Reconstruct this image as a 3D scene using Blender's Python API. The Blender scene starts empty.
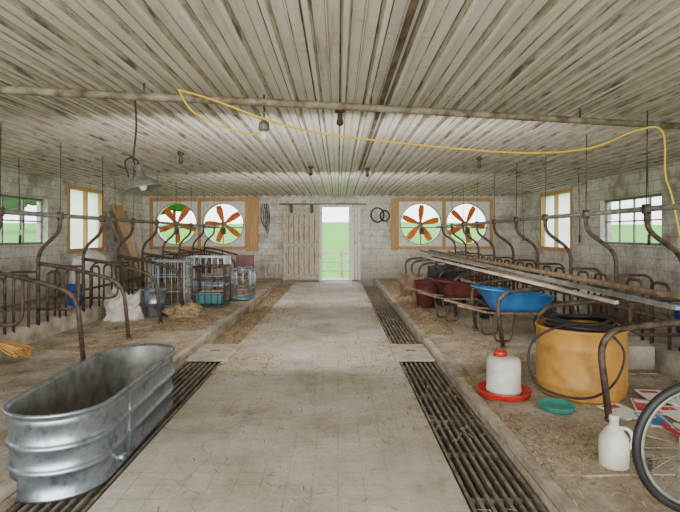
import bpy, math, random
from mathutils import Vector, Matrix, noise
random.seed(7)
S=bpy.context.scene
COL=S.collection
# ---------------------------------------------------------------- materials
def newmat(name):
    m=bpy.data.materials.new(name); m.use_nodes=True
    nt=m.node_tree; b=nt.nodes['Principled BSDF']
    return m,nt,b
def ramp(nt,stops):
    r=nt.nodes.new('ShaderNodeValToRGB'); e=r.color_ramp.elements
    e[0].position=stops[0][0]; e[0].color=(*stops[0][1],1)
    e[1].position=stops[-1][0]; e[1].color=(*stops[-1][1],1)
    for p,c in stops[1:-1]:
        x=e.new(p); x.color=(*c,1)
    return r
def coords(nt,scale=(1,1,1),rot=(0,0,0)):
    t=nt.nodes.new('ShaderNodeTexCoord'); mp=nt.nodes.new('ShaderNodeMapping')
    mp.inputs['Scale'].default_value=scale; mp.inputs['Rotation'].default_value=rot
    nt.links.new(t.outputs['Object'],mp.inputs[0]); return mp.outputs[0]
def noi(nt,vec,scale,detail=6,rough=.6):
    n=nt.nodes.new('ShaderNodeTexNoise'); n.inputs['Scale'].default_value=scale
    n.inputs['Detail'].default_value=detail; n.inputs['Roughness'].default_value=rough
    nt.links.new(vec,n.inputs['Vector']); return n.outputs['Fac']
def mixc(nt,fac,a,b,mode='MIX'):
    m=nt.nodes.new('ShaderNodeMix'); m.data_type='RGBA'; m.blend_type=mode
    for s,v in ((0,fac),(6,a),(7,b)):
        if hasattr(v,'is_linked') or hasattr(v,'links'): nt.links.new(v,m.inputs[s])
        elif isinstance(v,(int,float)): m.inputs[s].default_value=v
        else: m.inputs[s].default_value=(*v,1)
    return m.outputs[2]
def bump(nt,b,h,st=.3,dist=.01):
    bp=nt.nodes.new('ShaderNodeBump'); bp.inputs['Strength'].default_value=st; bp.inputs['Distance'].default_value=dist
    nt.links.new(h,bp.inputs['Height']); nt.links.new(bp.outputs[0],b.inputs['Normal'])
def M(name,c1,c2,scale=6,rough=.7,metal=0,stretch=(1,1,1),bmp=.15,lo=.35,hi=.65,c3=None):
    m,nt,b=newmat(name); v=coords(nt,stretch); n=noi(nt,v,scale)
    st=[(lo,c1),(hi,c2)]
    if c3: st=[(lo,c1),((lo+hi)/2,c2),(hi,c3)]
    r=ramp(nt,st); nt.links.new(n,r.inputs[0]); nt.links.new(r.outputs[0],b.inputs['Base Color'])
    b.inputs['Roughness'].default_value=rough; b.inputs['Metallic'].default_value=metal
    if bmp: bump(nt,b,n,bmp)
    return m
galv=M('galvanized_steel',(.15,.18,.21),(.34,.39,.44),9,.34,.85,c3=(.26,.30,.34))
pipe=M('rusty_pipe',(.022,.015,.012),(.085,.055,.036),14,.6,.3,c3=(.13,.10,.08))
greypipe=M('grey_pipe',(.14,.14,.13),(.30,.29,.26),10,.5,.4)
rail_m=M('old_ceiling_pipe',(.10,.06,.035),(.36,.30,.23),9,.7,.2)
curbm=M('concrete_curb',(.22,.18,.135),(.48,.42,.34),4,.95,bmp=.4)
wood=M('weathered_wood',(.20,.14,.08),(.60,.52,.41),5,.85,stretch=(6,6,.6),c3=(.38,.29,.20))
ply=M('plywood',(.42,.22,.08),(.60,.36,.16),3,.7,stretch=(5,5,.5))
brwood=M('brown_wood',(.12,.07,.04),(.28,.18,.11),3,.8,stretch=(5,5,.5))
trackm=M('rusted_ceiling_track',(.055,.035,.022),(.22,.16,.11),4,.8,stretch=(4,1,4))
whitep=M('white_paint',(.52,.49,.43),(.84,.82,.77),5,.6,c3=(.74,.71,.65))
lumber=M('pale_lumber',(.28,.24,.18),(.58,.52,.44),3,.6,stretch=(6,.5,6))
fanr=M('fan_blade_orange',(.50,.09,.008),(.75,.19,.02),5,.5)
black=M('black_rubber',(.006,.006,.007),(.022,.02,.02),8,.55)
dark=M('dark_pit',(.015,.012,.01),(.04,.03,.022),6,.95)
redp=M('red_plastic',(.42,.01,.01),(.55,.03,.02),5,.4,bmp=0)
maroon=M('maroon_paint',(.05,.012,.01),(.13,.035,.028),5,.5)
bluep=M('blue_plastic',(.012,.10,.32),(.04,.20,.48),5,.4,bmp=0)
blued=M('dark_blue_plastic',(.01,.05,.28),(.03,.11,.42),5,.4,bmp=0)
teal=M('teal_plastic',(.03,.16,.17),(.07,.24,.24),5,.5,bmp=0)
tealb=M('bright_teal_plastic',(.01,.22,.20),(.04,.33,.29),5,.4,bmp=0)
tan=M('ochre_drum_plastic',(.34,.155,.025),(.54,.27,.055),3,.55,c3=(.46,.22,.04),bmp=.05)
whpl=M('white_plastic',(.48,.44,.37),(.74,.71,.65),6,.45,bmp=0)
cream=M('old_white_wire',(.30,.33,.34),(.50,.54,.56),6,.5,bmp=0)
strawm=M('straw',(.36,.25,.12),(.60,.47,.27),2,.9,bmp=0)
strawk=M('dark_straw',(.10,.065,.035),(.26,.18,.10),2,.9,bmp=0)
strawd=M('manure_straw',(.07,.046,.026),(.36,.255,.14),22,.95,c3=(.20,.135,.075),bmp=1,lo=.38,hi=.62)
bristle=M('broom_corn',(.50,.24,.05),(.68,.40,.13),30,.9,stretch=(1,1,6))
cloth=M('white_sack',(.42,.38,.32),(.72,.69,.62),5,.9)
yel=M('yellow_cord',(.78,.48,.015),(.85,.56,.03),5,.5,bmp=0)
steelp=M('steel_plate',(.30,.25,.19),(.52,.46,.38),6,.7,.2)
grate=M('gutter_grate',(.12,.095,.075),(.30,.26,.21),10,.6,.4)
grass=M('grass',(.025,.19,.003),(.075,.33,.006),.6,.9,c3=(.05,.25,.004),lo=.3,hi=.7)
gravel=M('gravel_path',(.32,.29,.23),(.46,.42,.35),8,.9)
leaf=M('tree_foliage',(.02,.07,.015),(.06,.15,.03),2,.9)
brown=M('brown_tarp',(.08,.048,.028),(.18,.115,.07),5,.8)
ribm=M('ceiling_rib_side_shade',(.13,.095,.065),(.50,.44,.36),5,.8,stretch=(3,.4,3),c3=(.28,.22,.155),lo=.34,hi=.64)  # grimy tone with shade painted in, so the rib sides read dark
seam_shade=M('ceiling_seam_shade_grime',(.05,.035,.022),(.34,.28,.21),5,.85,stretch=(3,.5,3),c3=(.13,.095,.06),lo=.36,hi=.64)  # dirt colour that also paints shade into the seam grooves
mat_r=M('rubber_stall_mat',(.20,.16,.115),(.42,.36,.29),8,.9,c3=(.32,.26,.19),bmp=.4)
paper=M('magazine_paper',(.65,.64,.6),(.75,.74,.7),4,.5,bmp=0)
glass,nt,b=newmat('window_glass'); b.inputs['Base Color'].default_value=(.85,.93,.95,1); b.inputs['Roughness'].default_value=.05
tr=nt.nodes.new('ShaderNodeBsdfTransparent'); mx=nt.nodes.new('ShaderNodeMixShader'); mx.inputs[0].default_value=.12
nt.links.new(tr.outputs[0],mx.inputs[1]); nt.links.new(b.outputs[0],mx.inputs[2]); nt.links.new(mx.outputs[0],nt.nodes['Material Output'].inputs[0])
frost,nt,b=newmat('translucent_sheet')
tl=nt.nodes.new('ShaderNodeBsdfTranslucent'); tl.inputs[0].default_value=(.9,.89,.85,1)
tr=nt.nodes.new('ShaderNodeBsdfTransparent'); mx=nt.nodes.new('ShaderNodeMixShader'); mx.inputs[0].default_value=.25
nt.links.new(tl.outputs[0],mx.inputs[1]); nt.links.new(tr.outputs[0],mx.inputs[2]); nt.links.new(mx.outputs[0],nt.nodes['Material Output'].inputs[0])
bulbm=M('bulb_glass',(.80,.80,.75),(.85,.85,.82),5,.15,bmp=0)
def blockmat(name,axis):
    m,nt,b=newmat(name); t=nt.nodes.new('ShaderNodeTexCoord'); sp=nt.nodes.new('ShaderNodeSeparateXYZ'); cb=nt.nodes.new('ShaderNodeCombineXYZ')
    nt.links.new(t.outputs['Object'],sp.inputs[0]); nt.links.new(sp.outputs[axis],cb.inputs[0]); nt.links.new(sp.outputs[2],cb.inputs[1])
    br=nt.nodes.new('ShaderNodeTexBrick'); br.inputs['Scale'].default_value=1; br.inputs['Brick Width'].default_value=.42; br.inputs['Row Height'].default_value=.21
    br.inputs['Mortar Size'].default_value=.007; br.inputs['Mortar Smooth'].default_value=.3
    br.inputs['Color1'].default_value=(.74,.71,.64,1); br.inputs['Color2'].default_value=(.62,.59,.52,1); br.inputs['Mortar'].default_value=(.36,.32,.26,1)
    nt.links.new(cb.outputs[0],br.inputs['Vector'])
    n=noi(nt,t.outputs['Object'],1.6,8,.7); r=ramp(nt,[(.48,(0,0,0)),(.64,(.8,.8,.8))]); nt.links.new(n,r.inputs[0])
    c=mixc(nt,r.outputs[0],br.outputs['Color'],(.27,.225,.17))
    n2=noi(nt,t.outputs['Object'],7,8,.75); r2=ramp(nt,[(.52,(0,0,0)),(.64,(.7,.7,.7))]); nt.links.new(n2,r2.inputs[0])
    c=mixc(nt,r2.outputs[0],c,(.32,.25,.175))
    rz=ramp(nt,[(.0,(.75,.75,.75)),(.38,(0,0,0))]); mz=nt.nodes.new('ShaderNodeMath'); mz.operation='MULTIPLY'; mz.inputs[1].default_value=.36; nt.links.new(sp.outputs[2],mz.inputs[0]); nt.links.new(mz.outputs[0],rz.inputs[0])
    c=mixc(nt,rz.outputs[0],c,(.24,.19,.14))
    nt.links.new(c,b.inputs['Base Color']); b.inputs['Roughness'].default_value=.9
    inv=nt.nodes.new('ShaderNodeMath'); inv.operation='SUBTRACT'; inv.inputs[0].default_value=1; nt.links.new(br.outputs['Fac'],inv.inputs[1])
    bump(nt,b,inv.outputs[0],.5,.01); return m
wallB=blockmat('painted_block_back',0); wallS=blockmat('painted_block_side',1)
ceilm,nt,b=newmat('ribbed_ceiling_steel'); v=coords(nt,(4,.5,1)); n=noi(nt,v,1.6,8,.68)
r=ramp(nt,[(.28,(.38,.30,.22)),(.39,(.68,.64,.57)),(.60,(.82,.80,.75))]); nt.links.new(n,r.inputs[0])
v2=coords(nt); n2=noi(nt,v2,16,6,.7); r2=ramp(nt,[(.58,(0,0,0)),(.70,(.5,.5,.5))]); nt.links.new(n2,r2.inputs[0])
c=mixc(nt,r2.outputs[0],r.outputs[0],(.34,.25,.16)); nt.links.new(c,b.inputs['Base Color']); b.inputs['Roughness'].default_value=.5; b.inputs['Metallic'].default_value=.1
conc,nt,b=newmat('platform_concrete'); t=coords(nt)
n=noi(nt,t,1.6,9,.72); r=ramp(nt,[(.34,(.16,.11,.07)),(.45,(.33,.26,.185)),(.56,(.47,.405,.325)),(.7,(.60,.55,.47))]); nt.links.new(n,r.inputs[0])
n2=noi(nt,t,22,8,.8); r2=ramp(nt,[(.48,(0,0,0)),(.62,(.75,.75,.75))]); nt.links.new(n2,r2.inputs[0])
c=mixc(nt,r2.outputs[0],r.outputs[0],(.20,.14,.082)); n3=noi(nt,t,60,5,.8); r3=ramp(nt,[(.57,(0,0,0)),(.67,(.55,.55,.55))]); nt.links.new(n3,r3.inputs[0])
c=mixc(nt,r3.outputs[0],c,(.58,.46,.29)); nt.links.new(c,b.inputs['Base Color']); b.inputs['Roughness'].default_value=.95; bump(nt,b,n2,.7,.02)
flm,nt,b=newmat('aisle_concrete'); t=coords(nt)
n=noi(nt,t,1.1,9,.72); r=ramp(nt,[(.35,(.33,.275,.215)),(.5,(.48,.435,.37)),(.65,(.61,.57,.51))]); nt.links.new(n,r.inputs[0])
br=nt.nodes.new('ShaderNodeTexBrick'); br.offset=0; br.inputs['Scale'].default_value=1; br.inputs['Brick Width'].default_value=.155; br.inputs['Row Height'].default_value=.155
br.inputs['Mortar Size'].default_value=.006; br.inputs['Mortar Smooth'].default_value=.8; nt.links.new(t,br.inputs['Vector'])
n3=noi(nt,t,1.3,5,.6); r3=ramp(nt,[(.44,(.1,.1,.1)),(.60,(.55,.55,.55))]); nt.links.new(n3,r3.inputs[0])
mu=nt.nodes.new('ShaderNodeMath'); mu.operation='MULTIPLY'; nt.links.new(br.outputs['Fac'],mu.inputs[0]); nt.links.new(r3.outputs[0],mu.inputs[1])
c=mixc(nt,mu.outputs[0],r.outputs[0],(.22,.17,.12))
vo=nt.nodes.new('ShaderNodeTexVoronoi'); vo.feature='DISTANCE_TO_EDGE'; vo.inputs['Scale'].default_value=.4
dn=nt.nodes.new('ShaderNodeTexNoise'); dn.inputs['Scale'].default_value=2.5; nt.links.new(t,dn.inputs['Vector'])
av=nt.nodes.new('ShaderNodeVectorMath'); av.operation='MULTIPLY_ADD'; nt.links.new(dn.outputs['Color'],av.inputs[0]); av.inputs[1].default_value=(.5,.5,.5); nt.links.new(t,av.inputs[2]); nt.links.new(av.outputs[0],vo.inputs['Vector'])
rv=ramp(nt,[(0,(.5,.5,.5)),(.004,(0,0,0))]); nt.links.new(vo.outputs[0],rv.inputs[0])
c=mixc(nt,rv.outputs[0],c,(.20,.15,.11))
n4=noi(nt,t,24,8,.82); r4=ramp(nt,[(.50,(0,0,0)),(.66,(.65,.65,.65))]); nt.links.new(n4,r4.inputs[0])
c=mixc(nt,r4.outputs[0],c,(.29,.215,.135)); nt.links.new(c,b.inputs['Base Color']); b.inputs['Roughness'].default_value=.8; bump(nt,b,n4,.25)

# ---------------------------------------------------------------- builder
class B:
    def __init__(s): s.v=[]; s.f=[]; s.mi=[]; s.sm=[]; s.mats=[]
    def m(s,mat):
        if mat not in s.mats: s.mats.append(mat)
        return s.mats.index(mat)
    def add(s,vs,fs,mat,smooth=False,T=None):
        o=len(s.v); i=s.m(mat)
        for p in vs: 
            p=Vector(p); s.v.append(T@p if T else p)
        for f in fs: s.f.append([o+k for k in f]); s.mi.append(i); s.sm.append(smooth)
    def box(s,x0,x1,y0,y1,z0,z1,mat,T=None):
        vs=[(x,y,z) for z in(z0,z1) for y in(y0,y1) for x in(x0,x1)]
        s.add(vs,[(0,2,3,1),(4,5,7,6),(0,1,5,4),(2,6,7,3),(0,4,6,2),(1,3,7,5)],mat,False,T)
    def beam(s,a,b,w,h,mat):
        a=Vector(a);b=Vector(b);d=(b-a);L=d.length
        T=Matrix.Translation(a)@d.to_track_quat('Y','Z').to_matrix().to_4x4()
        s.box(-w/2,w/2,0,L,-h/2,h/2,mat,T)
    def tube(s,pts,r,mat,n=8,closed=False,T=None):
        P=[Vector(p) for p in pts]; N=len(P); vs=[];fs=[]
        def tan_(i):
            if closed: return (P[(i+1)%N]-P[(i-1)%N]).normalized()
            return (P[min(i+1,N-1)]-P[max(i-1,0)]).normalized()
        t=tan_(0); u=t.orthogonal().normalized()
        for i in range(N):
            t2=tan_(i); q=t.rotation_difference(t2); u=(q@u); u=(u-t2*u.dot(t2)).normalized(); t=t2; w=t.cross(u)
            rr=r[i] if isinstance(r,(list,tuple)) else r
            for k in range(n):
                a=2*math.pi*k/n; vs.append(P[i]+(u*math.cos(a)+w*math.sin(a))*rr)
        for i in range(N if closed else N-1):
            j=(i+1)%N
            for k in range(n): fs.append((i*n+k,i*n+(k+1)%n,j*n+(k+1)%n,j*n+k))
        if not closed: fs.append(tuple(range(n-1,-1,-1))); fs.append(tuple((N-1)*n+k for k in range(n)))
        s.add(vs,fs,mat,True,T)
    def lathe(s,c,prof,mat,n=32,T=None,sx=1,sy=1):
        vs=[];fs=[];c=Vector(c)
        for r,z in prof:
            for k in range(n):
                a=2*math.pi*k/n; vs.append(c+Vector((r*math.cos(a)*sx,r*math.sin(a)*sy,z)))
        for i in range(len(prof)-1):
            for k in range(n): fs.append((i*n+k,i*n+(k+1)%n,(i+1)*n+(k+1)%n,(i+1)*n+k))
        fs.append(tuple(range(n-1,-1,-1))); fs.append(tuple((len(prof)-1)*n+k for k in range(n)))
        s.add(vs,fs,mat,True,T)
    def make(s,name,center=True,bevel=0,T=None):
        me=bpy.data.meshes.new(name)
        V=s.v
        if T: V=[T@v for v in V]
        c=Vector((0,0,0))
        if center:
            c=Vector([(min(v[i] for v in V)+max(v[i] for v in V))/2 for i in range(3)])
        me.from_pydata([tuple(v-c) for v in V],[],s.f)
        for m in s.mats: me.materials.append(m)
        for p,i,sm in zip(me.polygons,s.mi,s.sm): p.material_index=i; p.use_smooth=sm
        me.update(); o=bpy.data.objects.new(name,me); o.location=c; COL.objects.link(o)
        if bevel:
            md=o.modifiers.new('bevel','BEVEL'); md.width=bevel; md.segments=2; md.limit_method='ANGLE'
        return o
def fil(pts,r=.15,n=6):
    P=[Vector(p) for p in pts]; out=[P[0]]
    for i in range(1,len(P)-1):
        a,b,c=P[i-1],P[i],P[i+1]; d1=(a-b);d2=(c-b)
        rr=min(r,d1.length*.49,d2.length*.49); p1=b+d1.normalized()*rr;p2=b+d2.normalized()*rr
        for k in range(n+1):
            t=k/n; out.append(p1*(1-t)**2+b*2*t*(1-t)+p2*t*t)
    out.append(P[-1]); return out
def cat(pts,n=8):
    P=[Vector(p) for p in pts]; P=[P[0]*2-P[1]]+P+[P[-1]*2-P[-2]]; out=[]
    for i in range(1,len(P)-2):
        for k in range(n):
            t=k/n; a,b,c,d=P[i-1:i+3]
            out.append(.5*((2*b)+(c-a)*t+(2*a-5*b+4*c-d)*t*t+(3*b-a-3*c+d)*t**3))
    out.append(P[-2]); return out

XL,XR,YB,ZC,YF=-6.35,5.93,16.0,2.80,-2.5
PZ=.08
# ---------------------------------------------------------------- shell
def wallgrid(name,u0,u1,z0,z1,ops,place,mat):
    b=B(); us=sorted({u0,u1,*[o[0] for o in ops],*[o[1] for o in ops]}); zs=sorted({z0,z1,*[o[2] for o in ops],*[o[3] for o in ops]})
    for i in range(len(us)-1):
        for j in range(len(zs)-1):
            uc=(us[i]+us[i+1])/2; zc=(zs[j]+zs[j+1])/2
            if any(o[0]<uc<o[1] and o[2]<zc<o[3] for o in ops): continue
            place(b,us[i],us[i+1],zs[j],zs[j+1],mat)
    return b.make(name,False)
DX0,DX1,DZ=-.52,.36,2.42
fansL=(-5.28,-3.75); fansR=(2.70,4.20); FZ=1.86
backops=[(DX0,DX1,0,DZ),(-6.05,-3.0,1.12,2.6),(1.95,4.97,1.12,2.6)]
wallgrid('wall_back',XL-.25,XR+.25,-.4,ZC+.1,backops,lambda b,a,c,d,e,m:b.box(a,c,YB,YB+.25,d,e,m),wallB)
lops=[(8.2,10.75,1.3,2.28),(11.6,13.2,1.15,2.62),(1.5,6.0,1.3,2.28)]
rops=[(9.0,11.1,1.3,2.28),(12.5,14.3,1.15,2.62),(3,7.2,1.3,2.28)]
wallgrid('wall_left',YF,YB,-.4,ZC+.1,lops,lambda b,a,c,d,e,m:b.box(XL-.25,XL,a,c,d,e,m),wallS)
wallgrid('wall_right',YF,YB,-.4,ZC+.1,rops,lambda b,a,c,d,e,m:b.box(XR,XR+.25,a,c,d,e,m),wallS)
b=B(); prof=[]; x=XL; per=.23
while x<XR:
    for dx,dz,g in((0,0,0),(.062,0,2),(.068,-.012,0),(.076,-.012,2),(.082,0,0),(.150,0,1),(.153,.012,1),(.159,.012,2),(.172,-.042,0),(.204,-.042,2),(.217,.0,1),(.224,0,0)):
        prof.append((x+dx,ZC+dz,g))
    x+=per
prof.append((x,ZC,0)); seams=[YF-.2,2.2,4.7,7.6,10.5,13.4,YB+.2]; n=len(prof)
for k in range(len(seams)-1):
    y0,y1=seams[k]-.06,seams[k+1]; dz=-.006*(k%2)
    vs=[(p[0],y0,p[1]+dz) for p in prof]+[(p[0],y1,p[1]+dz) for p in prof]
    for g,mm in((0,ceilm),(1,seam_shade),(2,ribm)): b.add(vs,[(i,n+i,n+i+1,i+1) for i in range(n-1) if prof[i][2]==g],mm)
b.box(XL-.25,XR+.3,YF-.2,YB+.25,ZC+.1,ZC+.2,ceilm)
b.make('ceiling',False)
b=B(); AL,AR,GL,GR=-1.36,.72,-1.82,1.16
b.box(AL,AR,YF,YB+.3,-.3,0,flm); b.make('floor',False)
b=B(); b.box(GL,AL,YF,YB,-.42,-.25,dark); b.box(AR,GR,YF,YB,-.42,-.25,dark); b.make('floor_gutter',False)
def slab(name,x0,x1,seed):
    b=B(); nx,ny=40,180; vs=[];fs=[]
    for j in range(ny+1):
        for i in range(nx+1):
            X=x0+(x1-x0)*i/nx; Y=YF+(YB-YF)*j/ny
            vs.append((X,Y,PZ+ (0 if i in(0,nx) else .014*noise.noise(Vector((X*2,Y*2,seed)))+.010*noise.noise(Vector((X*7,Y*7,seed))))))
    fs=[(j*(nx+1)+i,j*(nx+1)+i+1,(j+1)*(nx+1)+i+1,(j+1)*(nx+1)+i) for j in range(ny) for i in range(nx)]
    b.add(vs,fs,conc,True); b.box(x0,x1,YF,YB,-.4,PZ-.025,conc)
    b.make(name,False)
slab('floor_platform_left',XL,GL,1); slab('floor_platform_right',GR,XR,5)
for nm,x in(('trim_1',-4.2),('trim_2',3.38)):
    b=B(); b.box(x,x+.16,YF+.1,YB-.02,PZ-.03,.30,curbm); b.make(nm,False,.015)
# worn edge nosings along the platforms
for nm,x in(('trim_6',GL-.07),('trim_7',GR)):
    b=B(); vs=[]; ny=160
    for j in range(ny+1):
        Y=YF+.1+(YB-.2-YF)*j/ny; q=.012*noise.noise(Vector((x,Y*4,0))); vs+=[(x,Y,PZ-.03),(x+(.0 if x>0 else q),Y,PZ+.022+q),(x+.07+(q if x>0 else 0),Y,PZ+.022+q*.5),(x+.07,Y,PZ-.03)]
    b.add(vs,[(j*4+k,j*4+k+1,j*4+4+k+1,j*4+4+k) for j in range(ny) for k in range(3)],curbm); b.make(nm,False)
def grates(name,x0,x1,y0,y1):
    b=B(); n=8
    for i in range(n):
        X=x0+(i+.5)*(x1-x0)/n; b.box(X-.010,X+.010,y0,y1,-.05,-.004,grate)
    y=y0+.15
    while y<y1: b.box(x0,x1,y-.01,y+.01,-.06,-.03,grate); y+=.6
    b.make(name)
grates('gutter_grate',AL-.46,AL,1.5,5.8); grates('gutter_grate',AR,GR,1.5,5.8); grates('gutter_grate',AR,GR,6.7,14.6)
for x0,x1 in((GL+.01,AL+.06),(AR-.03,GR-.01)):
    b=B(); b.box(x0,x1,5.82,6.66,.0,.022,steelp); b.tube([((x0+x1)/2-.05,6.2,.022),((x0+x1)/2-.05,6.2,.045),((x0+x1)/2+.05,6.2,.045),((x0+x1)/2+.05,6.2,.022)],.006,pipe,6)
    b.make('gutter_cover_plate',bevel=.004)
# stall mats on the right platform
b=B()
for y0,y1,x0,x1 in((2.9,4.85,1.30,3.2),(5.0,6.1,1.34,3.25)):
    vs=[];nx,ny=16,16
    for z in(0,.022):
        for j in range(ny+1):
            for i in range(nx+1):
                X=x0+(x1-x0)*i/nx; Y=y0+(y1-y0)*j/ny; q=noise.noise(Vector((X*3,Y*3,4)))*.025
                vs.append((X+q*(i in(0,nx)),Y+q*(j in(0,ny)),PZ-.012+z+(q*.12 if z else 0)))
    o_=(nx+1)*(ny+1); top=[(o_+j*(nx+1)+i,o_+j*(nx+1)+i+1,o_+(j+1)*(nx+1)+i+1,o_+(j+1)*(nx+1)+i) for j in range(ny) for i in range(nx)]
    edge=[i for i in range(nx+1)]+[j*(nx+1)+nx for j in range(1,ny+1)]+[ny*(nx+1)+i for i in range(nx-1,-1,-1)]+[j*(nx+1) for j in range(ny-1,0,-1)]
    side=[(edge[k],edge[(k+1)%len(edge)],o_+edge[(k+1)%len(edge)],o_+edge[k]) for k in range(len(edge))]
    b.add(vs,top,conc); b.add(vs,side,mat_r)
b.make('rubber_stall_mat',False)
def ridge(name,x0,x1,y0,y1,h,z,seed,mat=strawd,base=.6):
    b=B(); nx,ny=12,int((y1-y0)*12); vs=[]
    for j in range(ny+1):
        for i in range(nx+1):
            u=i/nx; X=x0+(x1-x0)*u; Y=y0+(y1-y0)*j/ny
            e=min(1,3*min(u,1-u))*min(1,8*min(j/ny,1-j/ny))
            a=noise.noise(Vector((X*4,Y*3,seed)))*.7+noise.noise(Vector((X*13,Y*13,seed)))*.45
            vs.append((X+.05*a,Y,z+e*h*(base+a)-.008))
    b.add(vs,[(j*(nx+1)+i,j*(nx+1)+i+1,(j+1)*(nx+1)+i+1,(j+1)*(nx+1)+i) for j in range(ny) for i in range(nx)],mat,True)
    b.make(name)
ridge('straw_manure_strip',GL,AL+.05,6.7,15.5,.10,-.05,3)
ridge('straw_pile',-3.0,-1.9,7.2,9.3,.10,PZ,8,base=.25); ridge('straw_pile',1.2,1.75,6.9,11.5,.12,PZ,11,base=.5)
ridge('straw_pile',1.25,2.6,11.6,15,.12,PZ,13); ridge('straw_pile',-3.4,-2.0,11,15,.12,PZ,17)
ridge('straw_pile',-3.9,-2.4,5.9,8.0,.07,PZ,31,base=.02)
b=B()
def straw(n,x0,x1,y0,y1,z,L=.09,edge=0,thr=.45):
    for _ in range(n):
        X=random.uniform(x0,x1);Y=random.uniform(y0,y1)
        if edge: X=x0+(x1-x0)*random.random()**edge
        if noise.noise(Vector((X*1.3,Y*1.1,2)))*1.6<random.uniform(-.45,thr): continue
        a=random.uniform(0,math.pi); l=random.uniform(.3,1)*L; w=.0014+.0004*Y
        d=Vector((math.cos(a),math.sin(a),0)); p=Vector((X,Y,z+.004)); s_=Vector((-d.y,d.x,0))*w; up=Vector((0,0,random.uniform(.002,.012)))
        b.add([p-d*l/2-s_,p+d*l/2-s_+up,p+d*l/2+s_+up,p-d*l/2+s_],[(0,1,2,3)],random.choice((strawm,strawk,strawm)))
straw(3000,AL,AR,2.2,15.8,0,.06,thr=.7); straw(3600,AL,AL+.7,4.0,15,0,.07,edge=2); straw(1600,AR,AR-.5,3,15,0,.07,edge=2)
straw(6500,GR+.02,3.3,2.2,9,PZ+.014,.085); straw(5000,-4.0,GL-.02,4.4,12,PZ+.014,.085); straw(2000,GR,3,9,15,PZ+.012); straw(3500,GR+.02,GR+.9,2.2,8,PZ+.014,.085,edge=1.5)
straw(1500,GL+.02,AL,6.8,15,.02,.1); straw(900,AR,GR,2.2,14,-.004,.08)
b.make('loose_straw')
# ---------------------------------------------------------------- windows
def gridwin(name,x,y0,y1,z0,z1,nv,nh,side):
    b=B(); xa,xb=(x-.17,x-.10) if side<0 else (x+.10,x+.17)
    b.box(xa,xb,y0,y1,z0,z0+.05,greypipe);b.box(xa,xb,y0,y1,z1-.05,z1,greypipe)
    for i in range(nv+1):
        Y=y0+.02+(y1-y0-.04)*i/nv; b.box(xa+.02,xb-.02,Y-.018,Y+.018,z0,z1,greypipe)
    for i in range(1,nh): 
        Z=z0+(z1-z0)*i/nh; b.box(xa+.02,xb-.02,y0,y1,Z-.014,Z+.014,greypipe)
    b.box((xa+xb)/2-.003,(xa+xb)/2+.003,y0,y1,z0,z1,glass)
    b.make(name,False)
gridwin('window_1',XL,8.2,10.75,1.3,2.28,4,2,-1); gridwin('window_2',XL,1.5,6.0,1.3,2.28,8,2,-1)
gridwin('window_3',XR,9.0,11.1,1.3,2.28,4,2,1); gridwin('window_4',XR,3,7.2,1.3,2.28,8,2,1)
def sheetwin(name,x,y0,y1,z0,z1,s):
    b=B(); xi=x-s*.02; 
    for a,c,d,e in((y0-.08,y0+.02,z0-.08,z1+.08),(y1-.02,y1+.08,z0-.08,z1+.08),(y0,y1,z0-.08,z0+.02),(y0,y1,z1-.02,z1+.08),((y0+y1)/2-.03,(y0+y1)/2+.03,z0,z1)):
        b.box(min(xi,xi+s*.1),max(xi,xi+s*.1),a,c,d,e,ply)
    b.box(x+s*.1,x+s*.106,y0,y1,z0,z1,frost); b.make(name,False)
sheetwin('window_5',XL,11.6,13.2,1.15,2.62,-1); sheetwin('window_6',XR,12.5,14.3,1.15,2.62,1)
def fan(cx,rot):
    b=B(); R=.665; h=.745; n=48; y=YB+.02; 
    ring=[];sq=[]
    for k in range(n):
        a=2*math.pi*k/n; c,s_=math.cos(a),math.sin(a); m_=max(abs(c),abs(s_)); ring.append((cx+R*c,FZ+R*s_)); sq.append((cx+h*c/m_,FZ+h*s_/m_))
    vs=[(x,y,z) for x,z in sq]+[(x,y,z) for x,z in ring]+[(x,y+.2,z) for x,z in ring]
    b.add(vs,[(k,(k+1)%n,n+(k+1)%n,n+k) for k in range(n)],whitep)
    b.add(vs,[(n+k,n+(k+1)%n,2*n+(k+1)%n,2*n+k) for k in range(n)],whitep,True)
    b.tube([(x,y,z) for x,z in ring],.015,greypipe,6,True)
    C=Vector((cx,y+.1,FZ)); T=Matrix.Translation(C)@Matrix.Rotation(math.pi/2,4,'X')
    b.lathe((0,0,0),[(.02,-.05),(.085,-.05),(.09,0),(.085,.05),(.02,.06)],greypipe,20,T)
    for k in range(5):
        a=rot+k*math.pi*2/5; A=Matrix.Translation(C)@Matrix.Rotation(a,4,'Y')@Matrix.Rotation(math.radians(24),4,'X')
        out=[(.06,-.04),(.2,-.08),(.45,-.12),(.62,-.11),(.635,.06),(.45,.10),(.2,.07),(.06,.03)]
        o=[(x,-.004,z) for x,z in out]+[(x,.004,z) for x,z in out]; m_=len(out)
        b.add(o,[tuple(range(m_)),tuple(range(2*m_-1,m_-1,-1))]+[(i,(i+1)%m_,m_+(i+1)%m_,m_+i) for i in range(m_)],fanr,False,A)
    b.tube([(cx-R,y+.02,FZ-.12),(cx+R,y+.02,FZ-.12)],.018,greypipe,6); b.tube([(cx,y+.02,FZ-R),(cx,y+.02,FZ)],.02,greypipe,6)
    b.lathe((cx+.02,y-.02,FZ-.24),[(.07,-.1),(.08,-.06),(.08,.08),(.06,.1)],brown,14)
    b.make('exhaust_fan')
for i,c in enumerate(fansL+fansR): fan(c,.25+.37*i)
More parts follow.
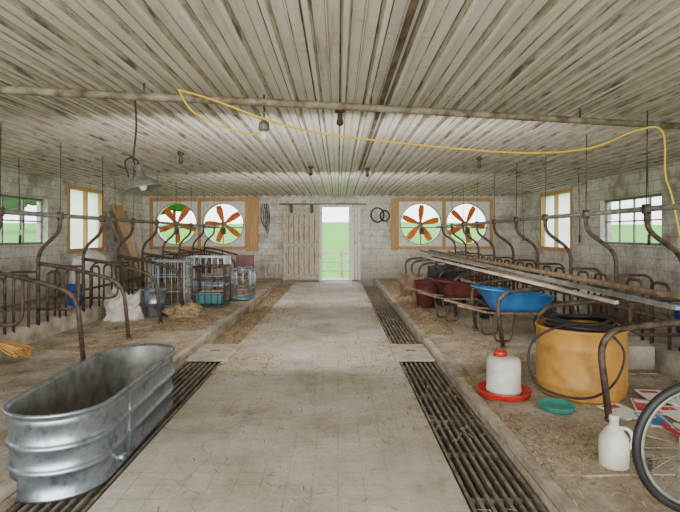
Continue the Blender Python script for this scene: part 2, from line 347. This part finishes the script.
def fanframe(name,x0,x1,cs,side):
    b=B(); y0,y1=YB-.035,YB+.01
    b.box(x0-.08,x1+.08,y0,y1,2.59,2.70,ply); b.box(x0-.08,x1+.08,y0,y1,1.03,1.13,ply)
    b.box(x0-.08,x0+.03,y0,y1,1.12,2.6,ply); b.box(x1-.03,x1+.08,y0,y1,1.12,2.6,ply)
    m=(cs[0]+cs[1])/2; b.box(m-.05,m+.05,y0,y1,1.12,2.6,ply)
    b.make(name,False)
fanframe('trim_3',-6.05,-3.0,fansL,1); fanframe('trim_4',1.95,4.97,fansR,1)
b=B(); b.box(-2.97,-2.58,YB-.06,YB-.036,.98,2.72,ply); b.box(-2.97,-2.58,YB-.075,YB-.06,1.5,1.58,ply); b.make('plywood_shutter')
b=B(); b.box(1.72,1.96,YB-.06,YB-.036,1.0,2.68,ply); b.box(1.72,1.96,YB-.075,YB-.06,1.5,1.58,ply); b.make('plywood_shutter')
# doors
def plankdoor(name,x0,x1,y,z0,z1,n,mat,braces=True):
    b=B(); w=(x1-x0)/n
    if braces: b.box(x0+.02,x1-.02,y+.03,y+.04,z0+.03,z1-.03,brwood)
    for i in range(n): b.box(x0+i*w+.012,x0+(i+1)*w-.012,y,y+.03,z0+random.uniform(0,.02),z1,mat)
    if braces:
        for z in(z0+.05,(z0+z1)/2-.1,z1-.2): b.box(x0+.10,x1-.10,y-.035,y,z,z+.14,lumber)
        for xx in (x0,x1-.10): b.box(xx,xx+.10,y-.035,y,z0,z1,wood)
        b.box(x0+.2,x0+.30,y-.05,y-.035,z1-.15,z1+.12,pipe); b.box(x1-.30,x1-.2,y-.05,y-.035,z1-.15,z1+.12,pipe)
    b.make(name,False)
plankdoor('door_1',-1.76,-.60,YB-.13,.04,2.36,7,wood)
plankdoor('door_2',.44,.74,YB-.09,.04,2.42,3,whitep,False)
b=B(); b.box(DX0-.09,DX0,YB-.05,YB+.27,0,DZ+.1,whitep); b.box(DX1,DX1+.09,YB-.05,YB+.27,0,DZ+.1,whitep); b.box(DX0,DX1,YB-.05,YB+.27,DZ,DZ+.1,whitep); b.make('trim_5',False)
b=B(); b.tube([(-1.9,YB-.1,2.5),(.9,YB-.1,2.5)],.02,greypipe); b.make('door_track')
b=B()
for cx,cz,R in((1.28,2.15,.22),(1.52,2.12,.16)):
    for k in range(3): b.tube([(cx+(R-.012*k)*math.cos(a*math.pi/12),YB-.04-.02*k,cz+(R*1.1-.01*k)*math.sin(a*math.pi/12)) for a in range(24)],.012,black,6,True)
b.make('hose_coil')
b=B(); 
for k in range(3): b.tube(cat([(-2.45+.07*k,YB-.03,2.5),(-2.5+.07*k,YB-.06,2.1),(-2.38+.05*k,YB-.07,1.75-.1*k),(-2.3+.04*k,YB-.05,2.1),(-2.4+.06*k,YB-.03,2.5)]),.011,black,6)
b.make('hanging_halter')
b=B(); b.box(-2.4,-1.9,YB-.16,YB-.01,.5,.56,wood); b.box(-2.36,-2.3,YB-.16,YB-.01,.09,.5,wood); b.box(-2.0,-1.94,YB-.16,YB-.01,.09,.5,wood); b.make('wooden_bench')
# ---------------------------------------------------------------- ceiling fittings
b=B(); b.tube([(-6.3,3.1,2.62),(0,4.38,2.65),(5.9,5.6,2.62)],.034,rail_m,10)
for x in(-4.5,-1.6,.3,2.4,4.6): 
    y=4.38+x*.204; b.tube([(x,y,2.64),(x,y,2.755)],.008,pipe,6)
b.make('ceiling_water_pipe')
b=B(); b.box(.39,.43,YF+.05,9.4,ZC-.062,ZC-.044,trackm); b.make('ceiling_track')
b=B()
b.tube(cat([(-1.32,4.05,2.70),(-1.05,4.1,2.63),(-.35,4.3,2.43),(.6,4.5,2.34),(1.7,4.6,2.27),(2.4,4.7,2.33),(2.8,4.6,2.48),(2.97,4.5,2.45),(3.0,4.5,2.05),(3.06,4.5,1.85),(3.2,4.55,1.35),(3.3,4.6,1.1)]),.009,yel,6)
b.tube(cat([(-1.32,4.05,2.70),(-1.2,4.1,2.52),(-.95,4.25,2.42),(-.7,4.35,2.40),(-.66,4.38,2.55)]),.008,yel,6)
b.make('yellow_extension_cord')
b=B(); X,Y=-1.68,4.06
b.tube(cat([(X,Y,2.66),(X+.012,Y,2.4),(X-.01,Y,2.15),(X+.0,Y,2.08)]),.008,black,6)
b.tube(cat([(X-.05,Y,1.98),(X-.08,Y,2.1),(X-.03,Y,2.14),(X+.03,Y,2.1),(X,Y,2.02)]),.008,black,6)
T=Matrix.Translation((X+.05,Y,1.99))@Matrix.Rotation(math.radians(-12),4,'Y')
b.lathe((0,0,0),[(.02,.09),(.03,.08),(.032,0),(.05,-.02),(.10,-.05),(.14,-.10),(.145,-.11),(.14,-.108),(.09,-.06),(.04,-.03),(.01,-.02)],greypipe,28,T)
b.lathe((0,0,0),[(.01,-.03),(.03,-.06),(.035,-.09),(.02,-.12),(.004,-.125)],bulbm,16,T)
b.make('pendant_barn_lamp')
b=B(); X,Y=-.66,4.38
b.tube([(X,Y,2.755),(X,Y,2.5)],.007,black,6); b.lathe((X,Y,2.42),[(.02,.1),(.045,.08),(.05,.03),(.03,0)],greypipe,16); b.lathe((X,Y,2.36),[(.004,-.02),(.03,0),(.036,.03),(.02,.08)],bulbm,16); b.make('bulb_socket_lamp')
for X,Y in((.02,4.9),(-.5,9.0),(2.3,8.0),(-2.4,7.5),(.55,9.2)):
    b=B(); b.lathe((X,Y,2.665),[(.05,.09),(.05,.06),(.025,.05),(.025,0),(.035,-.03),(.035,-.06),(.01,-.08)],pipe,14); b.make('ceiling_lamp_holder')
# ---------------------------------------------------------------- stalls
cx=-.33
def rails(s):
    hx=cx+s*3.42
    b=B(); b.tube([(hx,.5 if s<0 else 2.0,1.76),(hx,15.4,1.76)],.03,greypipe,10)
    b.tube([(hx+s*.33,4.0 if s<0 else 4.5,.62),(hx+s*.33,15.4,.62)],.02,pipe,8)
    b.make('stall_header_rail')
rails(-1); rails(1)
def divider(s,y):
    px=cx+s*3.75+(0.03 if s<0 else .05); hx=cx+s*3.42; lx=cx+(-2.52 if s<0 else 2.36)
    b=B(); r=.027; 
    b.tube(fil([(px,y,.28),(px,y,1.28),(hx,y,1.55),(hx,y,1.80)],.16),r,pipe)
    if s<0: L=[(px,y,1.12),(px+.5,y,1.04),(lx-.05,y,.86),(lx+.03,y,PZ-.02)]
    else: L=[(px,y,.86),(lx+.4,y,.83),(lx-.06,y,.77),(lx+.03,y,PZ-.02)]
    b.tube(fil(L,.24,8),r,pipe)
    b.tube(fil([(px,y,.5),(px-s*.55,y,.5),(px-s*.55,y,L[1][2]-.03)],.15),.018,pipe)
    b.lathe((lx+.03,y,PZ),[(.04,-.01),(.04,.03),(.03,.04)],pipe,12)
    b.tube([(hx,y,1.78),(hx+.01,y,ZC-.05)],.006,pipe,6)
    b.lathe((hx,y,1.76),[(.038,-.05),(.042,-.04),(.042,.04),(.038,.05)],pipe,12)
    for a,c,z in((.22,.52,.98),(.68,.98,.98)):
        b.tube(fil([(px,y+a,.28),(px,y+a,z),(px,y+c,z),(px,y+c,.28)],.10),.018,pipe)
    b.tube(fil([(px,y,1.0),(px+s*.45,y,1.0),(px+s*.45,y,.10)],.14),.018,pipe)
    b.make('stall_divider')
for k in range(9): divider(-1,5.45+1.18*k)
for k in range(10): divider(1,3.72+1.2*k)
b=B()
for (x,y) in((4.6,7.3),(4.4,5.9),(-5.2,8),(-5.0,11),(4.9,10),(4.7,12.5)):
    b.tube([(x,y,ZC-.045),(x+.02,y,1.5)],.006,pipe,6); b.tube([(x+.02,y,1.5),(x+.02,y,1.35)],.02,pipe,6)
b.make('hanging_wire')
# ---------------------------------------------------------------- stock tank
def stadium(w,L,n=14):
    out=[]
    for k in range(n+1):
        a=math.pi*k/n; out.append((w*math.cos(a), L+w*math.sin(a)))
    for k in range(n+1):
        a=math.pi+math.pi*k/n; out.append((w*math.cos(a), -L+w*math.sin(a)))
    return out
b=B()
prof=[(-.03,0),(-.008,.0),(-.005,.015),(-.02,.03),(-.02,.13),(-.012,.14),(0,.155),(-.012,.17),(-.02,.18),(-.018,.27),(-.008,.28),(.006,.295),(-.008,.31),(-.016,.32),(-.01,.42),(0,.435),(-.008,.45),(-.006,.47),(.012,.475),(.018,.487),(.01,.50),(-.006,.495),(-.016,.48),(-.026,.44),(-.03,.30),(-.036,.1),(-.05,.03)]
vs=[];W=.30;LL=.60
for off,z in prof: vs+=[(x,y,z) for x,y in stadium(W+off,LL)]
n=len(stadium(1,1)); fs=[(i*n+k,i*n+(k+1)%n,(i+1)*n+(k+1)%n,(i+1)*n+k) for i in range(len(prof)-1) for k in range(n)]
split=22*n
b.add(vs,fs[:split],galv,True); b.add(vs,fs[split:],greypipe,True)
b.add([(x,y,.035) for x,y in stadium(W-.04,LL)],[tuple(range(n))],dark)
b.box(.27,.292,-.30,-.28,.03,.45,galv)
b.tube([(.27,-.45,.06),(.315,-.45,.06)],.028,galv,12)
o=b.make('galvanized_stock_tank',T=Matrix.Translation((-1.71,3.63,.0))@Matrix.Rotation(math.radians(1.5),4,'Z'))
# ---------------------------------------------------------------- left objects
b=B(); T=Matrix.Translation((-3.58,5.5,.22))@Matrix.Rotation(math.radians(-70),4,'Y')@Matrix.Rotation(.2,4,'Z')
for k in range(90):
    a=random.uniform(-1,1); c_=random.uniform(-1,1); b.tube([(a*.03,c_*.06,.28),(a*.04,c_*.12,.12),(a*.06,c_*.19,-.06+random.uniform(-.03,.03))],.008,bristle,4,T=T)
b.box(-.035,.035,-.08,.08,.24,.34,bristle,T); b.tube([(0,0,.3),(0,0,.55)],.014,wood,8,T=T)
ob=b.make('corn_broom')
zmin=min((ob.matrix_basis@v.co).z for v in ob.data.vertices); ob.location.z+= PZ+.012-zmin
def bucket(c,r,h,mat,name='bucket',tilt=0):
    b=B(); T=Matrix.Translation(c)@Matrix.Rotation(tilt,4,'X')
    b.lathe((0,0,0),[(r*.7,0),(r*.72,.01),(r*.85,h*.5),(r*.88,h*.52),(r*.86,h*.54),(r,h*.97),(r*1.05,h),(r*1.02,h+.01),(r*.97,h),(r*.7,.02)],mat,28,T)
    b.tube([(r*1.02*math.cos(a),.15*math.sin(a),h*.95-abs(math.sin(a))*.05) for a in [math.pi*k/12 for k in range(13)]],.006,greypipe,6,T=T)
    return b.make(name)
bucket((-3.2,8.55,PZ+.01),.21,.46,galv,'galvanized_bucket')
bucket((-5.3,9.9,PZ+.01),.19,.4,blued,'blue_bucket'); bucket((-5.7,12.3,PZ+.01),.2,.42,blued,'blue_bucket'); bucket((-4.9,13.4,PZ+.01),.2,.5,bluep,'blue_bucket'); bucket((5.0,7.0,PZ+.01),.2,.4,blued,'blue_bucket')
def mound(name,c,rx,ry,h,mat,seed,amp=.25):
    b=B(); n=36; m_=14; vs=[];fs=[]
    for i in range(m_+1):
        t=i/m_
        for k in range(n):
            a=2*math.pi*k/n; ph=t*math.pi/2; d=Vector((math.cos(a)*math.cos(ph)**.5,math.sin(a)*math.cos(ph)**.5,math.sin(ph)))
            q=1+amp*noise.noise(d*2.3+Vector((seed,0,0)))+amp*.4*noise.noise(d*7+Vector((seed,0,0)))
            vs.append((c[0]+d.x*rx*q,c[1]+d.y*ry*q,c[2]+d.z*h*q))
    fs=[(i*n+k,i*n+(k+1)%n,(i+1)*n+(k+1)%n,(i+1)*n+k) for i in range(m_) for k in range(n)]
    b.add(vs,fs,mat,True); return b.make(name)
mound('feed_sack',(-3.62,8.25,PZ),.27,.2,.40,cloth,3,.6)
mound('covered_hay_bale',(-5.5,11.0,PZ),.5,.5,1.0,cloth,9,.18)
mound('straw_mound',(-2.7,8.6,PZ),.32,.35,.2,strawd,4,.5)
b=B()
b.beam((-5.55,13.9,PZ+.01),(-6.25,13.9,2.35),.62,.025,ply); b.beam((-5.35,13.3,PZ+.01),(-6.2,13.35,2.15),.30,.03,brwood); b.beam((-5.6,14.7,PZ+.01),(-6.25,14.7,2.2),.4,.03,wood)
b.make('leaning_boards')
def cage(c,w,d,h,mat,base=None):
    b=B(); x0,y0,z0=c; x1,y1,z1=x0+w,y0+d,z0+h; r=.014
    for z in(z0,z0+h*.33,z0+h*.66,z1): b.tube([(x0,y0,z),(x1,y0,z),(x1,y1,z),(x0,y1,z)],r if z in(z0,z1) else .008,mat,6,True)
    n=int(w/.12)
    for i in range(n+1):
        x=x0+w*i/n
        for y in(y0,y1): b.tube([(x,y,z0),(x,y,z1)],.006 if 0<i<n else r,mat,6)
    n=int(d/.12)
    for i in range(1,n):
        y=y0+d*i/n
        for x in(x0,x1): b.tube([(x,y,z0),(x,y,z1)],.006,mat,6)
    b.box(x0,x1,y0,y1,z0-.02,z0,base or mat)
    for x in(x0+.02,x1-.02):
        for y in(y0+.02,y1-.02): b.tube([(x,y,PZ-.01),(x,y,z0)],.012,mat,6)
    return b.make('wire_animal_cage')
cage((-3.65,9.35,PZ+.06),.72,.6,.85,cream,bluep); cage((-2.85,9.6,PZ+.05),.62,.6,.75,pipe,teal)
cage((-3.2,10.35,PZ+.35),.8,.6,.6,cream,blued); cage((-2.3,10.5,PZ+.05),.42,.6,.62,galv,teal)
b=B(); b.box(-2.8,-2.3,9.65,10.1,PZ+.06,PZ+.26,teal); b.box(-2.78,-2.32,9.67,10.08,PZ+.26,PZ+.29,cream); b.box(-2.83,-2.27,9.63,10.12,PZ+.23,PZ+.26,teal); b.make('storage_tote',bevel=.015)
mound('brown_feed_bag',(-3.3,9.65,PZ+.065),.24,.2,.4,brown,41,.4)
b=B(); x,y=-2.55,11.9
for sx in(0,.42):
    for sy in(0,.42): b.tube([(x+sx,y+sy,PZ),(x+sx,y+sy,.52)],.016,pipe,8)
    b.tube([(x+sx,y+.42,.5),(x+sx,y+.47,1.0)],.016,pipe,8)
b.box(x-.02,x+.44,y-.02,y+.44,.52,.56,maroon); b.box(x,x+.42,y+.43,y+.47,.72,1.0,maroon); b.make('metal_chair')
def wheelbarrow(x,y,z0,ang,mat,sc=1):
    b=B(); L,W_,h=.50*sc,.31*sc,.26*sc; vs=[]; n=28; prof=[(.62,0),(.72,.06),(.86,h*.6),(1.0,h),(1.05,h+.01),(1.04,h-.01),(.98,h-.01),(.83,h*.55),(.68,.05),(.4,.03)]
    def sup(a,e=.5): 
        c_,s_=math.cos(a),math.sin(a); return math.copysign(abs(c_)**e,c_),math.copysign(abs(s_)**e,s_)
    for q,z in prof:
        for k in range(n):
            u,v_=sup(2*math.pi*k/n); vs.append((u*L*q-(.06 if q<.9 else 0),v_*W_*q,.38+z+.06*u*q*(z/h)))
    fs=[(i*n+k,i*n+(k+1)%n,(i+1)*n+(k+1)%n,(i+1)*n+k) for i in range(len(prof)-1) for k in range(n)]+[tuple(range(n-1,-1,-1)),tuple((len(prof)-1)*n+k for k in range(n))]
    b.add(vs,fs,mat,True)
    for s_ in(-1,1):
        b.tube(fil([(-.55*sc,s_*.05,.2),(-.25,s_*.2,.36),(.4*sc,s_*.24,.38),(.85*sc,s_*.28,.50)],.1),.016,brwood,8)
        b.tube(fil([(.05*sc,s_*.2,.37),(.12*sc,s_*.22,.012),(.32*sc,s_*.22,.012),(.4*sc,s_*.22,.38)],.05),.013,pipe,8)
    T=Matrix.Translation((-.50*sc,0,.2))@Matrix.Rotation(math.pi/2,4,'X')
    b.lathe((0,0,0),[(.03,-.05),(.1,-.03),(.15,-.04),(.19,-.03),(.2,0),(.19,.03),(.15,.04),(.1,.03),(.03,.05)],black,28,T)
    b.make('wheelbarrow',T=Matrix.Translation((x,y,z0))@Matrix.Rotation(ang,4,'Z'))
wheelbarrow(2.38,6.72,PZ+.01,math.pi+.1,bluep,1.02); wheelbarrow(2.02,8.2,PZ+.01,math.pi+.1,maroon,.9)
bucket((1.72,9.6,PZ+.02),.24,.5,maroon,'maroon_tub'); mound('black_tarp_heap',(2.2,10.3,PZ),.42,.4,.75,black,7,.3)
mound('brown_tarp_heap',(1.75,11.1,PZ),.36,.4,.5,brown,6,.3)
b=B()
for (x0,y0,z0,x1,y1,z1,w,t,m_) in((2.88,4.15,.88,1.72,9.2,1.14,.07,.03,lumber),(2.80,4.1,.90,1.60,9.5,1.20,.035,.035,greypipe),(2.55,4.5,.88,1.48,9.0,1.13,.05,.03,lumber),(3.2,4.9,.90,2.2,9.6,1.12,.04,.04,greypipe),(2.45,5.3,.90,1.9,9.0,1.16,.04,.04,brwood),(3.15,4.5,.93,1.75,9.4,1.20,.04,.04,brwood)):
    b.beam((x0,y0,z0),(x1,y1,z1),w,t,m_)
b.make('long_lumber_bundle')
# ochre drum
b=B(); c=(2.18,4.42,PZ+.012); R=.37; H=.60
b.lathe(c,[(R*.93,0),(R*.97,.02),(R,.10),(R*1.015,.115),(R,.13),(R,.42),(R*1.015,.435),(R,.45),(R,H-.03),(R*1.025,H-.02),(R*1.025,H),(R*.97,H),(R*.96,.3),(R*.9,.03)],tan,48)
b.make('cut_plastic_drum')
b=B(); 
b.lathe((c[0],c[1],H-.02),[(.05,0),(.30,.02),(.31,.05),(.30,.08),(.05,.09)],brown,28)
for k in range(3): b.tube([(c[0]+(.29-.03*k)*math.cos(a*math.pi/16),c[1]+(.29-.03*k)*math.sin(a*math.pi/16),H+.10+.022*k+.012*math.sin(a*math.pi/8+k)) for a in range(32)],.018,black,8,True)
b.make('coiled_rubber_tube')
b=B(); b.tube(cat([(2.05,4.15,.74),(1.80,3.98,.76),(1.58,3.95,.66),(1.52,3.92,.48),(1.60,3.9,.30),(1.84,3.86,.22),(2.05,3.86,.24),(2.22,3.9,.36),(2.3,3.95,.56),(2.22,4.05,.72)]),.010,black,8); b.make('black_hose')
b=B(); c=(1.46,4.33,PZ+.014)
b.lathe(c,[(.19,0),(.22,.01),(.23,.05),(.235,.06),(.225,.06),(.21,.025),(.16,.02)],redp,36)
b.lathe(c,[(.13,.02),(.145,.03),(.15,.05),(.145,.06),(.145,.28),(.14,.31),(.12,.335),(.05,.345),(.03,.345)],whpl,36)
b.lathe((c[0]-.03,c[1],c[2]+.335),[(.055,0),(.058,.04),(.05,.055),(.02,.06)],redp,20)
b.make('poultry_feeder')
b=B(); b.lathe((1.76,3.95,PZ+.014),[(.10,0),(.12,.01),(.145,.045),(.15,.05),(.14,.05),(.11,.02),(.05,.015)],tealb,32); b.make('feed_dish')
b=B(); c=(1.68,2.99,PZ+.014)
b.lathe(c,[(.07,0),(.082,.01),(.084,.14),(.078,.18),(.05,.225),(.026,.25),(.024,.28)],whpl,28)
b.lathe((c[0],c[1],c[2]+.275),[(.026,0),(.028,.005),(.028,.03),(.024,.035)],whpl,16)
b.tube(cat([(c[0]+.02,c[1]-.02,c[2]+.24),(c[0]+.065,c[1]-.04,c[2]+.235),(c[0]+.088,c[1]-.045,c[2]+.18),(c[0]+.078,c[1]-.03,c[2]+.12)]),.011,whpl,8); b.make('milk_jug')
b=B()
for i,(x,y,a,w,h,m_) in enumerate(((2.25,3.90,.3,.22,.28,paper),(2.52,3.98,-.4,.22,.28,redp),(2.62,3.80,.1,.2,.26,paper),(2.80,4.02,.5,.22,.28,paper),(2.38,3.72,-.2,.2,.24,bluep),(2.95,3.9,.2,.22,.28,redp),(2.72,4.2,-.1,.22,.28,paper))):
    z=PZ+.016+.011*(i%4); T=Matrix.Translation((x,y,z))@Matrix.Rotation(a,4,'Z')@Matrix.Rotation(.06,4,'X')
    b.box(-w/2,w/2,-h/2,h/2,0,.008,paper,T); b.box(-w/2+.01,w/2-.01,-h/2+.01,h/2-.01,.008,.010,m_,T); b.box(-w/2+.02,w/2-.06,h/2-.09,h/2-.03,.010,.011,redp if m_ is paper else paper,T)
b.make('scattered_magazines')
b=B(); b.box(2.62,3.1,3.5,3.53,PZ+.012,PZ+.05,redp)
for i in range(6): b.beam((2.35+.09*i,3.3,PZ+.03),(2.38+.09*i,3.6,PZ+.035),.03,.02,whpl if i%2 else redp)
b.box(2.3,2.9,3.28,3.31,PZ+.012,PZ+.06,whpl); b.make('slatted_crate')
b=B(); b.box(2.8,3.3,5.1,5.7,PZ+.012,.34,curbm); b.make('concrete_block_step',bevel=.02)
# bicycle
b=B(); R=.32
Z0=PZ+.012+R+.018; wx,wy=1.82,2.47
def wheel(cx_,cy_):
    def circ(r,n): return [(cx_+r*math.cos(2*math.pi*k/n),cy_,Z0+r*math.sin(2*math.pi*k/n)) for k in range(n)]
    b.tube(circ(R,56),.021,black,10,True); b.tube(circ(R-.028,56),.011,greypipe,8,True)
    T=Matrix.Translation((cx_,cy_,Z0))@Matrix.Rotation(math.pi/2,4,'X')
    b.lathe((0,0,0),[(.02,-.05),(.028,-.03),(.015,-.02),(.015,.02),(.028,.03),(.02,.05)],galv,16,T)
    for k in range(28):
        a=2*math.pi*k/28; a2=a+(.5 if k%2 else -.5); s_=.025 if k%4<2 else -.025
        b.tube([(cx_+.02*math.cos(a2),cy_+s_,Z0+.02*math.sin(a2)),(cx_+(R-.03)*math.cos(a),cy_,Z0+(R-.03)*math.sin(a))],.0014,greypipe,4)
wheel(wx,wy); wheel(wx+1.05,wy)
for s_ in(-.05,.05):
    b.tube(fil([(wx,wy+s_,Z0),(wx+.12,wy+s_,Z0+.3),(wx+.16,wy+s_*.4,Z0+.42)],.1),.011,maroon,8)
    b.tube([(wx+1.05,wy+s_,Z0),(wx+.62,wy+s_*.3,Z0-.05)],.009,maroon,8); b.tube([(wx+1.05,wy+s_,Z0),(wx+.48,wy+s_*.3,Z0+.48)],.008,maroon,8)
b.tube([(wx+.16,wy,Z0+.40),(wx+.22,wy,Z0+.60)],.018,maroon,8)
b.tube([(wx+.18,wy,Z0+.45),(wx+.62,wy,Z0-.05)],.016,maroon,8); b.tube([(wx+.2,wy,Z0+.53),(wx+.49,wy,Z0+.48)],.015,maroon,8); b.tube([(wx+.62,wy,Z0-.05),(wx+.46,wy,Z0+.6)],.015,maroon,8)
b.tube(fil([(wx+.2,wy-.27,Z0+.66),(wx+.3,wy-.1,Z0+.68),(wx+.3,wy+.1,Z0+.68),(wx+.2,wy+.27,Z0+.66)],.08),.012,greypipe,8); b.tube([(wx+.22,wy,Z0+.58),(wx+.27,wy,Z0+.68)],.012,greypipe,8)
b.lathe((wx+.45,wy,Z0+.62),[(.03,-.01),(.11,0),(.12,.03),(.06,.05)],black,16,sx=1.1,sy=.6)
b.lathe((wx+.62,wy-.04,Z0-.05),[(.09,0),(.09,.006)],greypipe,24)
b.make('bicycle')
b=B(); 
for k in range(9): b.tube([(1.93-.02*k+.02*math.cos(a*math.pi/4),3.05-.03*k+.01*math.sin(a*math.pi/4),PZ+.024+.003*(k%2)) for a in range(8)],.004,pipe,5,True)
b.make('rusty_chain')
bucket((4.6,6.2,PZ+.01),.22,.45,maroon,'maroon_bucket'); mound('feed_sack',(4.3,8.8,PZ),.45,.35,.5,cloth,12,.3); mound('brown_tarp_heap',(4.5,7.9,PZ),.4,.35,.45,brown,14,.4)
mound('brown_tarp_heap',(4.2,5.3,PZ),.35,.4,.5,brown,24,.4)
b=B(); b.box(3.7,5.6,10.2,10.9,.62,.68,wood)
for x in(3.75,5.5): 
    for y in(10.25,10.82): b.box(x,x+.07,y,y+.07,PZ+.005,.62,wood)
b.make('wooden_work_table')
# ---------------------------------------------------------------- outside
b=B(); nx,ny=60,60; vs=[]
for j in range(ny+1):
    for i in range(nx+1):
        X=-90+180*i/nx; Y=-30+ 210*j/ny
        d=max(abs(X)-8,Y-20,0); z=-.06+ .05*max(0,d)*min(1,d/30)+.5*noise.noise(Vector((X*.05,Y*.05,0)))*min(1,d/20)
        z=min(z,4.6+.5*math.sin(X*.05+1)+.02*max(0,Y-110)); vs.append((X,Y,z-.45))
b.add(vs,[(j*(nx+1)+i,j*(nx+1)+i+1,(j+1)*(nx+1)+i+1,(j+1)*(nx+1)+i) for j in range(ny) for i in range(nx)],grass,True)
b.make('ground_exterior_field',False)
b=B(); b.box(-3,3,YB+.3,17.6,-.5,-.03,gravel); b.make('ground_exterior_path',False)
b=B()
for x in(-2.4,-.9,.15,1.9): b.box(x-.06,x+.06,20,20.12,-.5,1.05,wood)
for z in(.0,.35,.7): b.box(-2.5,2.5,19.95,20,z,z+.09,wood)
b.make('board_fence')
def tree(x,y,z,r):
    b=B(); b.tube([(x,y,z-.8),(x,y,z+r)],.3,brwood,8)
    for k in range(9):
        a=random.uniform(0,6.28); rr=r*random.uniform(.5,.8); cx_=x+math.cos(a)*r*.6; cy_=y+math.sin(a)*r*.6; cz=z+r*random.uniform(.9,1.8)
        pr=[(rr*math.sin(math.pi*i/8)*(1+.15*random.random())+.01,-rr*math.cos(math.pi*i/8)) for i in range(9)]; b.lathe((cx_,cy_,cz),pr,leaf,12)
    b.make('tree')
for x,y,z,r in((-30,90,3,5),(-37,85,3,4.5),(-45,70,3,5),(40,120,4,4),(-60,20,1.5,5),(-50,35,1.5,4),(60,25,1.5,5),(50,40,1.5,4)): tree(x,y,z,r)
# ---------------------------------------------------------------- light
w=bpy.data.worlds.new('World'); S.world=w; w.use_nodes=True; nt=w.node_tree; bg=nt.nodes['Background']
bg.inputs[0].default_value=(.90,.94,1,1); bg.inputs[1].default_value=5.2
def area(name,loc,rot,sx,sy,e,col=(1,.97,.92)):
    l=bpy.data.lights.new(name,'AREA'); l.shape='RECTANGLE'; l.size=sx;l.size_y=sy;l.energy=e;l.color=col
    o=bpy.data.objects.new(name,l); o.location=loc;o.rotation_euler=rot; COL.objects.link(o)
area('rear_fill_light',(-.2,-1.9,1.4),(math.radians(90),0,0),6,2.3,350)  # added fill light behind the camera, as if from an open rear end
area('aisle_fill_light',(-.2,5.2,1.75),(math.radians(90),0,0),5,1.2,105)  # added fill lights, facing away from the camera so they stay unseen
area('aisle_fill_light',(-.2,10,1.75),(math.radians(90),0,0),5,1.2,95)  # second added fill, brightens the far half
# ---------------------------------------------------------------- camera
cam=bpy.data.cameras.new('camera'); co=bpy.data.objects.new('camera',cam); COL.objects.link(co)
co.location=(0,0,1.5); co.rotation_euler=(math.radians(90),0,0); cam.lens=26; cam.sensor_width=36
cam.shift_x=2/680; cam.shift_y=-21/680; cam.clip_end=500
S.camera=co
